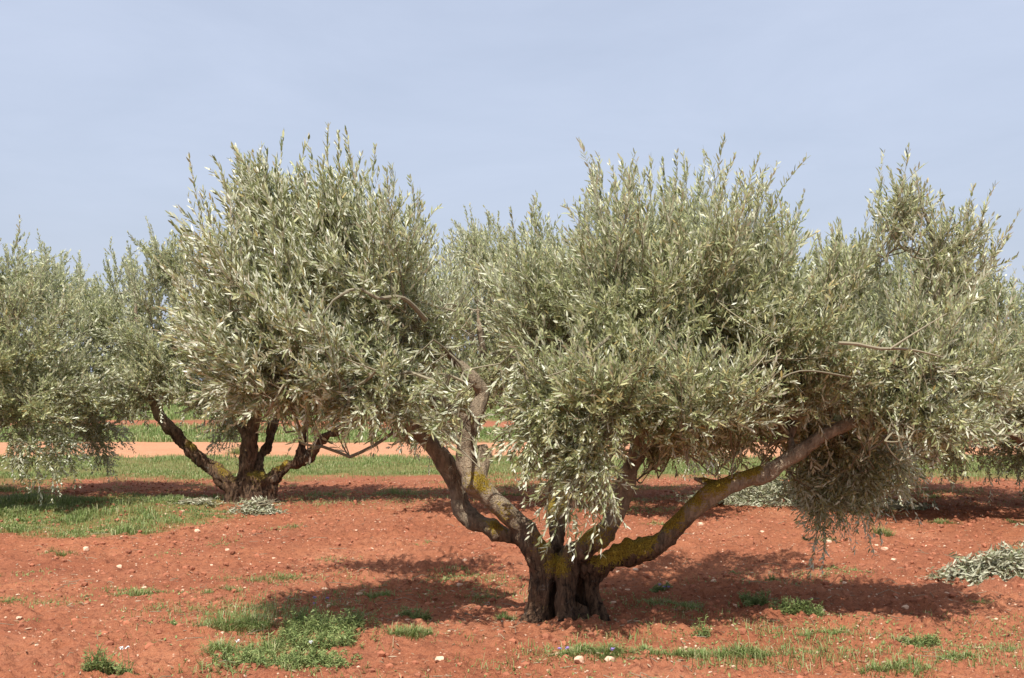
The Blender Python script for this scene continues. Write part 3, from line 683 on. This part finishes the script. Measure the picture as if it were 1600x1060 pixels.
# beyond the road
acc = Acc()
P = scatter_mask(90000, -26, 26, 31.2, 42, lambda x, y: green_mask(x, y), 5); n = len(P)
blades(acc, P, r.uniform(.08, .28, n)*(.6+.5*vn2(P[:, 0], P[:, 1], .5, 64)), r.uniform(.02, .035, n), np.full(n, .6), 0, 6)
P = scatter_mask(70000, -40, 40, 49, 88, lambda x, y: green_mask(x, y), 7); n = len(P)
blades(acc, P, r.uniform(.08, .22, n), r.uniform(.04, .07, n), np.full(n, .5), 0, 8)
tag(link("grass", acc.mesh("field_grass", [M_grass])), "taller green growth beyond the dirt road and in the far field", "grass", kind="stuff")
# sparse ground cover among the clods
COV = [(*gpt(a, b)[:2], rx_, ry_, s_) for a, b, rx_, ry_, s_ in [(440, 1020, .70, .75, 1.2), (500, 985, .55, .6, 1.2), (390, 965, .5, .5, 1), (800, 1045, .5, .25, .7), (1250, 1040, .9, .35, .8), (1020, 1000, .6, .3, .5), (1540, 1000, .5, .5, .5), (640, 1000, .5, .4, .8), (370, 985, .5, .4, .7), (960, 1030, .55, .28, 1), (1110, 1035, .5, .25, 1), (1120, 960, .7, .35, .7), (1250, 985, .7, .4, .7), (1440, 1030, .6, .4, .7), (720, 930, .7, .5, .5), (1300, 900, .6, .5, .4), (430, 905, .5, .3, .6), (600, 775, 1.0, 1.1, .6), (480, 780, .8, .9, .6), (1450, 770, 1.2, 1.3, .6), (240, 925, .4, .3, .5)]]
def cov_h(x, y):
    v = np.zeros(len(x))
    for a, b, rx_, ry_, s_ in COV[:6]: v = np.maximum(v, np.exp(-((x-a)/rx_)**2-((y-b)/ry_)**2))
    return v
def sparse(x, y):
    n_ = vn2(x, y, .8, 71)+.7*vn2(x, y, 2.6, 72)
    near = (1-sstep(8.0, 9.4, y))*sstep(-2.0, -1.0, x)
    v = sstep(.45-.42*near, 1.25, n_)*.7
    for a, b, rx_, ry_, s_ in COV:
        v = np.maximum(v, s_*np.exp(-((x-a)/rx_)**2-((y-b)/ry_)**2)*sstep(-.7, .5, n_+.5*vn2(x, y, 7, 73)))
    return v
acc = Acc()
P = scatter_mask(420000, -7, 8, 5.2, 17, sparse, 11); n = len(P)
blades(acc, P, r.uniform(.015, .07, n)*np.clip(.7+.6*vn2(P[:, 0], P[:, 1], 3, 75), .3, 1.4)*(1+1.1*cov_h(P[:, 0], P[:, 1])), r.uniform(.002, .005, n), np.full(n, 1.1), 0, 12)
k = r.random(n) < .35; Q = P[k]; a = r.uniform(0, 2*PI, len(Q)); U = unit(np.c_[np.cos(a), np.sin(a), r.uniform(.1, .8, len(Q))])
V, f = leaves(Q+np.array([0, 0, .004]), U, np.tile([0, 0, 1.], (len(Q), 1))+r.normal(0, .2, (len(Q), 3)), r.uniform(.015, .035, len(Q)), r.uniform(.006, .014, len(Q))); acc.add(V, f, 1)
tag(link("ground_cover", acc.mesh("ground_cover", [M_grass, M_weed])), "sparse seedlings and thin grass dotting the red soil", "ground cover", kind="stuff")
# leaf litter
rng = np.random.default_rng(15); acc = Acc()
def lit(x, y): return .12+.8*np.exp(-(((x-TX-.9)/2.6)**2+((y-7.6)/1.7)**2))*sstep(-.4, .5, vn2(x, y, 2.2, 81))
P = scatter_mask(26000, -6, 7, 5.2, 15, lit, 13); n = len(P); a = r.uniform(0, 2*PI, n)
V, f = leaves(P+np.array([0, 0, .006]), unit(np.c_[np.cos(a), np.sin(a), r.normal(0, .15, n)]), np.tile([0, 0, 1.], (n, 1))+r.normal(0, .3, (n, 3)), r.uniform(.03, .06, n), r.uniform(.006, .012, n)); acc.add(V, f, 0)
P = scatter_mask(2500, -6, 7, 5.2, 13, lit, 14); n = len(P); a = r.uniform(0, 2*PI, n); d = np.c_[np.cos(a), np.sin(a), np.zeros(n)]
l = r.uniform(.05, .22, n)[:, None]; mid = P+d*l*.5+np.array([0, 0, .012])+r.normal(0, .012, (n, 3))
V, f = tubes(np.stack([P+np.array([0, 0, .006]), mid, P+d*l+np.array([0, 0, .008])], 1), np.full((n, 3), .002), 4); acc.add(V, f, 1)
tag(link("leaf_litter", acc.mesh("leaf_litter", [M_litter, M_twig])), "fallen leaves and broken twigs strewn on the red soil", "leaf litter", kind="stuff")

# tufts one can point at
def tuft(cx, cy, w, dpt, h, n, seed, kind, label, cat="grass tuft", lean=.9, flowers=0):
    r = np.random.default_rng(seed); gz = float(ground_low(np.array([cx]), np.array([cy]))[0])
    acc = Acc(); th = r.uniform(0, 2*PI, n); rr = r.random(n)**.7
    c = np.c_[r.permutation(np.linspace(-.8, .8, 9)), r.normal(0, .3, 9)]; kk = np.minimum(r.geometric(.2, n)-1, 8); n_ = n
    rr = np.minimum(np.abs(r.normal(0, .4, n)), .9); x = (c[kk, 0]+np.cos(th)*rr*.8)*w*.5; y = (c[kk, 1]+np.sin(th)*rr*.8)*dpt*.5
    P = np.c_[x, y, ground_h(x+cx, y+cy)-gz-.005]
    hh = h*.9*r.uniform(.3, 1.25, n)*r.uniform(.35, 1.2, 9)[kk]*np.clip(1.1-.5*np.hypot(x/w, y/dpt), .3, 1)
    cs = c[np.argsort(c[:, 0])]*np.array([w*.5, dpt*.5]); rp = np.c_[cs, ground_h(cs[:, 0]+cx, cs[:, 1]+cy)-gz+.001]
    V, f = tubes(rp[None], np.full((1, 9), .0014), 4); acc.add(V, f, 0)
    if kind == "grass":
        blades(acc, P, hh, r.uniform(.003, .006, n), np.full(n, lean*1.15), 0, seed)
    else:
        m_ = n//5; P = P[:m_]; hh = hh[:m_]*.85
        a = r.uniform(0, 2*PI, m_); top = P+np.c_[np.cos(a)*hh*.35, np.sin(a)*hh*.35, hh]
        mid = (P+top)/2+np.c_[np.zeros((m_, 2)), hh*.12]
        V, f = tubes(np.stack([P, mid, top], 1), np.array([[.0022, .0018, .001]])*np.ones((m_, 1)), 4); acc.add(V, f, 1)
        for q_ in range(14):
            t = r.uniform(.1, 1, m_)[:, None]; o = P+(top-P)*t; b = r.uniform(0, 2*PI, m_)
            U = unit(np.c_[np.cos(b), np.sin(b), r.uniform(-.1, .9, m_)])
            V, f = leaves(o, U, np.tile([0, 0, 1.], (m_, 1))+r.normal(0, .35, (m_, 3)), r.uniform(.012, .034, m_), r.uniform(.003, .009, m_)); acc.add(V, f, 1)
        blades(acc, P, hh*.7, r.uniform(.003, .006, m_), np.full(m_, lean), 0, seed)
    me = acc.mesh("tuft", [M_grass, M_weed]); o = link("grass_tuft" if kind == "grass" else "weed", me, None, (cx, cy, gz))
    tag(o, label, cat)
    for q_ in range(flowers):
        fa = Acc(); fx, fy = r.uniform(-.4, .4)*w, r.uniform(-.4, .4)*dpt; fz = h*r.uniform(.9, 1.25)
        pv, pf = tubes(np.array([[(fx, fy, 0), (fx+.01, fy, fz*.6), (fx, fy, fz)]]), np.array([[.002, .0016, .0012]]), 4); fa.add(pv, pf, 0)
        m_ = 16; b = np.arange(m_)*2.4; U = unit(np.c_[np.cos(b), np.sin(b), r.uniform(-.3, .8, m_)])
        V, f = leaves(np.tile([fx, fy, fz], (m_, 1))+U*.002, U, np.tile([0, 0, 1.], (m_, 1)), np.full(m_, .013), np.full(m_, .009)); fa.add(V, f, 1)
        link("flower", fa.mesh("flower", [M_weed, M_petal_w if flowers == 2 else M_petal_v]), o)
    return o
# (px, py, width px, height m, blades, kind, label, flowers)
TU = [
 (90, 866, 55, .07, 420, "grass", "small rounded grass tuft alone on bare soil near the left edge, below the shaded grass", 0),
 (215, 930, 95, .06, 700, "grass", "wide flat bluish grass tuft on bare red soil at left", 0),
 (345, 930, 75, .06, 450, "grass", "bright grass tuft with broad leaves just left of the front tree's shadow", 0),
 (425, 905, 140, .06, 800, "grass", "long low grass tuft crossing the left tip of the front tree's shadow", 0),
 (368, 985, 120, .13, 1300, "grass", "thick pale-green clump of upright grass blades in sun, lower left of the trunk", 0),
 (505, 990, 120, .16, 1800, "weed", "tall feathery weed clump half in shadow, left of the front trunk", 3),
 (435, 1042, 190, .11, 2300, "weed", "biggest leafy weed patch with a white flower at the bottom edge", 2),
 (480, 1015, 150, .12, 1300, "weed", "sunlit feathery weeds between the shaded clump and the biggest leafy patch", 0),
 (385, 1022, 110, .11, 1300, "grass", "loose pale grass just below the thick clump of upright blades", 0),
 (155, 1052, 40, .16, 420, "weed", "narrow upright weed at the bottom left corner", 0),
 (196, 1056, 22, .13, 120, "weed", "thin weed stem with small white flowers at bottom left", 2),
 (45, 977, 26, .05, 180, "grass", "tiny grass tuft beside a flat pale stone near the left edge", 0),
 (15, 945, 50, .035, 260, "grass", "flattened grass tuft touching the left edge", 0),
 (268, 990, 26, .08, 220, "weed", "small yellowish weed left of the thick grass clump", 0),
 (590, 932, 45, .06, 380, "grass", "dark grass tuft inside the front tree's left shadow", 0),
 (640, 1003, 70, .09, 600, "grass", "loose grass tuft between the feathery weeds and the trunk", 0),
 (650, 975, 45, .10, 340, "weed", "ragged weed in broken shade left of the trunk", 0),
 (792, 970, 28, .08, 280, "grass", "small green tuft right at the left foot of the front trunk", 0),
 (760, 940, 60, .035, 380, "grass", "low yellow-green grass tuft behind the left foot of the trunk", 0),
 (700, 902, 60, .045, 360, "grass", "thin dark tuft near the rear rim of the left shadow", 0),
 (925, 1035, 130, .07, 2200, "grass", "dense dark green mat of grass at the bottom, below the trunk", 3),
 (1055, 1030, 110, .08, 1500, "grass", "mat of grass with a pale broad leaf at the bottom, right of the dense one", 0),
 (1160, 1030, 85, .10, 900, "grass", "sunlit grass tuft at the bottom right of the trunk", 0),
 (1098, 1000, 26, .17, 110, "weed", "tall thin stem standing in the right-hand shadow", 0),
 (1050, 955, 95, .05, 800, "grass", "sunlit low grass in the gap between two bands of shadow", 0),
 (1030, 925, 40, .05, 260, "weed", "small weed with tiny violet flowers right of the trunk", 3),
 (1185, 950, 60, .10, 420, "weed", "weed in deep shade right of the sunlit gap", 0),
 (1255, 965, 70, .12, 800, "weed", "bushy green weed in the middle of the right-hand shadow", 0),
 (1205, 905, 22, .07, 140, "grass", "upright tiny tuft at the rear rim of the right-hand shadow", 0),
 (1160, 890, 45, .03, 260, "grass", "flat tuft in sun just behind the right-hand shadow", 0),
 (1290, 995, 110, .05, 700, "grass", "spreading thin grass along the front rim of the right-hand shadow", 0),
 (1440, 1010, 60, .08, 520, "weed", "leafy weed in the lower right beside scattered twigs", 0),
 (1500, 1035, 60, .06, 460, "grass", "grass tuft near the bottom right corner", 0),
 (1400, 1055, 120, .07, 900, "grass", "long-bladed grass at the bottom edge on the right", 0),
 (1540, 953, 60, .035, 220, "grass", "flat strap-like leaves on bare soil right of the shadow's end", 0),
 (1380, 840, 28, .14, 260, "grass", "bright yellow-green upright tuft alone on bare soil, right of the dark hanging foliage", 0),
 (1480, 818, 50, .08, 500, "grass", "bluish rounded tuft on bare soil beneath the right-edge foliage", 0),
 (1455, 778, 30, .08, 240, "grass", "small dark tuft behind the bluish rounded one", 0),
 (1415, 752, 45, .10, 300, "grass", "grass tuft beyond the thin scatter of cut twigs", 0),
 (1290, 845, 45, .04, 260, "grass", "flat tuft under the tip of the dark hanging foliage", 0),
 (1590, 815, 40, .06, 240, "grass", "small tuft by the right edge, mid-height in the photo", 0),
 (1025, 820, 45, .05, 300, "grass", "small tuft seen through the fork above the right limb", 0),
 (1320, 890, 60, .03, 200, "weed", "faint thin weed on sunny soil behind the right-hand shadow", 0),
 (340, 852, 45, .035, 260, "grass", "flat tuft on sunny soil below the second-row trunk", 0),
 (232, 830, 60, .06, 460, "grass", "tuft at the sunny rim of the shaded grass, left of centre", 0),
 (440, 822, 60, .06, 420, "grass", "tuft just right of the small twig heap by the second-row trunk", 0),
 (500, 775, 40, .09, 300, "grass", "dark tuft in the second-row tree's shadow", 0),
 (620, 775, 60, .14, 500, "grass", "tall dark grass tuft in shade, left of the outermost front limb", 0),
 (660, 848, 30, .03, 140, "grass", "tiny flat tuft below the outermost front limb", 0),
 (805, 775, 40, .10, 300, "grass", "shaded tuft seen between two front limbs", 0),
 (385, 710, 60, .30, 1800, "grass", "tall bright green clump at the road's edge behind the second-row trunk", 0),
]
for i, (a, b, w, h, n, kd, lb, fl) in enumerate(TU):
    p = gpt(a, b); sc = F/p[1]
    tuft(p[0], p[1], w/sc, max(w/sc*.8, .08), h, n, 500+i, kd, lb, "weed" if kd == "weed" else "grass tuft", flowers=fl)

# ------------------------------------------------------------------ stones
def rock(seed, mat, flat=.6, lv=3):
    import bmesh
    r = np.random.default_rng(seed); bm = bmesh.new(); bmesh.ops.create_icosphere(bm, subdivisions=lv, radius=1)
    V = np.array([v.co[:] for v in bm.verts]); f = np.array([[v.index for v in x.verts] for x in bm.faces]); bm.free()
    for k in range(9):
        nn = unit(r.normal(0, 1, 3)); d = r.uniform(.55, .85); s_ = V@nn; V = V-np.maximum(0, s_-d)[:, None]*nn
    V = V*(1+.08*vn(V, 2.5, seed)[:, None])*np.array([1, r.uniform(.6, .9), flat])
    return V, f
RK = [mesh_np("stone", *(lambda a: (a[0], [a[1]]))(rock(s_, M_stone)), [M_stone], smooth=False) for s_ in range(6)]
r = np.random.default_rng(44)
named = [(268, 893, .035, "small pale stone on the clods near left"), ]
special = [(541, 819, .045, "whitish rounded stone on soil right below the second-row tree's shadow"), (557, 827, .035, "second whitish stone just right of the rounded one"), (98, 910, .040, "orange-tinted stone on a clod ridge at left"),
           (160, 952, .030, "pale rounded pebble on smooth soil at left"), (30, 968, .050, "flat pale stone left of a tiny grass tuft"), (562, 933, .050, "flat stone lit by a sun fleck in the left shadow"),
           (958, 950, .065, "pale angular rock right against the front trunk's right foot"), (519, 1043, .04, "pale stone beside the big weed patch"), (688, 1045, .06, "flat pale stone at the bottom edge left of the trunk"),
           (905, 1047, .06, "reddish stone below the dense grass mat"), (952, 1045, .07, "bigger reddish stone right of the other reddish one"), (580, 852, .05, "cream stone alone on sunny soil left of the front limbs")]
for a, b, sz, lb in special:
    p = gpt(a, b); o = link("stone", RK[int(r.integers(0, 6))], None, (p[0], p[1], float(ground_h(p[:1], p[1:2])[0])+sz*.2), r.uniform(0, 6)); o.scale = (sz*.62,)*3
    tag(o, lb, "stone", "stones lying on the red soil")
for i in range(240):
    a, b = r.uniform(0, 1600), 770+r.random()**.8*285
    p = gpt(a, b); sz = r.uniform(.009, .024)*(.7+p[1]/22)*(.6+r.random()**3*1.3); o = link("stone", RK[i % 6], None, (p[0], p[1], float(ground_h(p[:1], p[1:2])[0])+sz*.08), r.uniform(0, 6)); o.scale = (sz,)*3
    tag(o, "small pale stone lying loose on the red soil", "stone", "stones lying on the red soil")
for nm, m_, cnt, s0, s1, lab, sd in (("gravel", M_stone, 11000, .004, .015, "fine pale gravel scattered over the red soil", 1), ("soil_clods", M_clod, 32000, .006, .040, "crumbled red clods of tilled soil", 2)):
    acc = Acc(); base = [rock(90+s_, m_, .7, 1) for s_ in range(5)]
    P = scatter_mask(cnt, -8, 8.5, 5.0, 19, lambda x, y: .35+.65*sstep(-.3, .6, vn2(x, y, 1.4, 90+sd)), 20+sd); n = len(P); k = r.integers(0, 5, n)
    for q_ in range(5):
        V0, f0 = base[q_]; Q = P[k == q_]; m2 = len(Q); a = r.uniform(0, 6.3, m2); sz = s0+(s1-s0)*r.random(m2)**(2.5 if sd == 1 else 3.5)
        ca, sa = np.cos(a)[:, None], np.sin(a)[:, None]
        V = np.stack([V0[None, :, 0]*ca-V0[None, :, 1]*sa, V0[None, :, 0]*sa+V0[None, :, 1]*ca, np.broadcast_to(V0[None, :, 2], (m2, len(V0)))], -1)*sz[:, None, None]+Q[:, None]+np.array([0, 0, .002])
        acc.add(V.reshape(-1, 3), [(f0[None]+(np.arange(m2)*len(V0))[:, None, None]).reshape(-1, 3)], 0)
    tag(link(nm, acc.mesh(nm, [m_])), lab, "gravel" if sd == 1 else "soil", kind="stuff")

# ------------------------------------------------------------------ light
SUN_EL = math.radians(58); toward = np.array([-.20, -.98, 0]); toward = toward/np.linalg.norm(toward)*math.cos(SUN_EL); toward[2] = math.sin(SUN_EL)
sl = bpy.data.lights.new("sun", 'SUN'); so = bpy.data.objects.new("sun", sl); C.objects.link(so)
sl.energy = 4.6; sl.angle = math.radians(.53); sl.color = (1, .96, .90)
from mathutils import Vector
so.rotation_euler = Vector(toward).to_track_quat('Z', 'Y').to_euler()
w = bpy.data.worlds.new("World"); bpy.context.scene.world = w; w.use_nodes = True; nt = w.node_tree
bg = nt.nodes["Background"]; sky = nt.nodes.new("ShaderNodeTexSky"); sky.sky_type = 'NISHITA'; sky.sun_disc = False
sky.sun_elevation = SUN_EL; sky.sun_rotation = math.atan2(toward[0], toward[1]); sky.air_density = 1.0; sky.dust_density = 4.5; sky.ozone_density = 2.0
# thin high cloud veil
tc = nt.nodes.new("ShaderNodeTexCoord"); mp = N(nt, "ShaderNodeMapping"); mp.inputs["Scale"].default_value = (1.2, 1.2, 4.5)
nt.links.new(tc.outputs["Generated"], mp.inputs[0])
nz = noise(nt, 2.2, 6, .6, mp.outputs[0], .4)
veil = ramp(nt, nz, [(.3, (.52, .52, .52)), (.75, (.66, .66, .66))])
col = mixc(nt, veil, sky.outputs[0], (6.9, 7.6, 9.3))
nt.links.new(col, bg.inputs[0]); bg.inputs[1].default_value = .082
sc = bpy.context.scene
sc.view_settings.view_transform = 'Standard'; sc.view_settings.look = 'None'; sc.view_settings.exposure = 0.53; sc.view_settings.gamma = 1
sc.cycles.max_bounces = 6; sc.cycles.transparent_max_bounces = 4
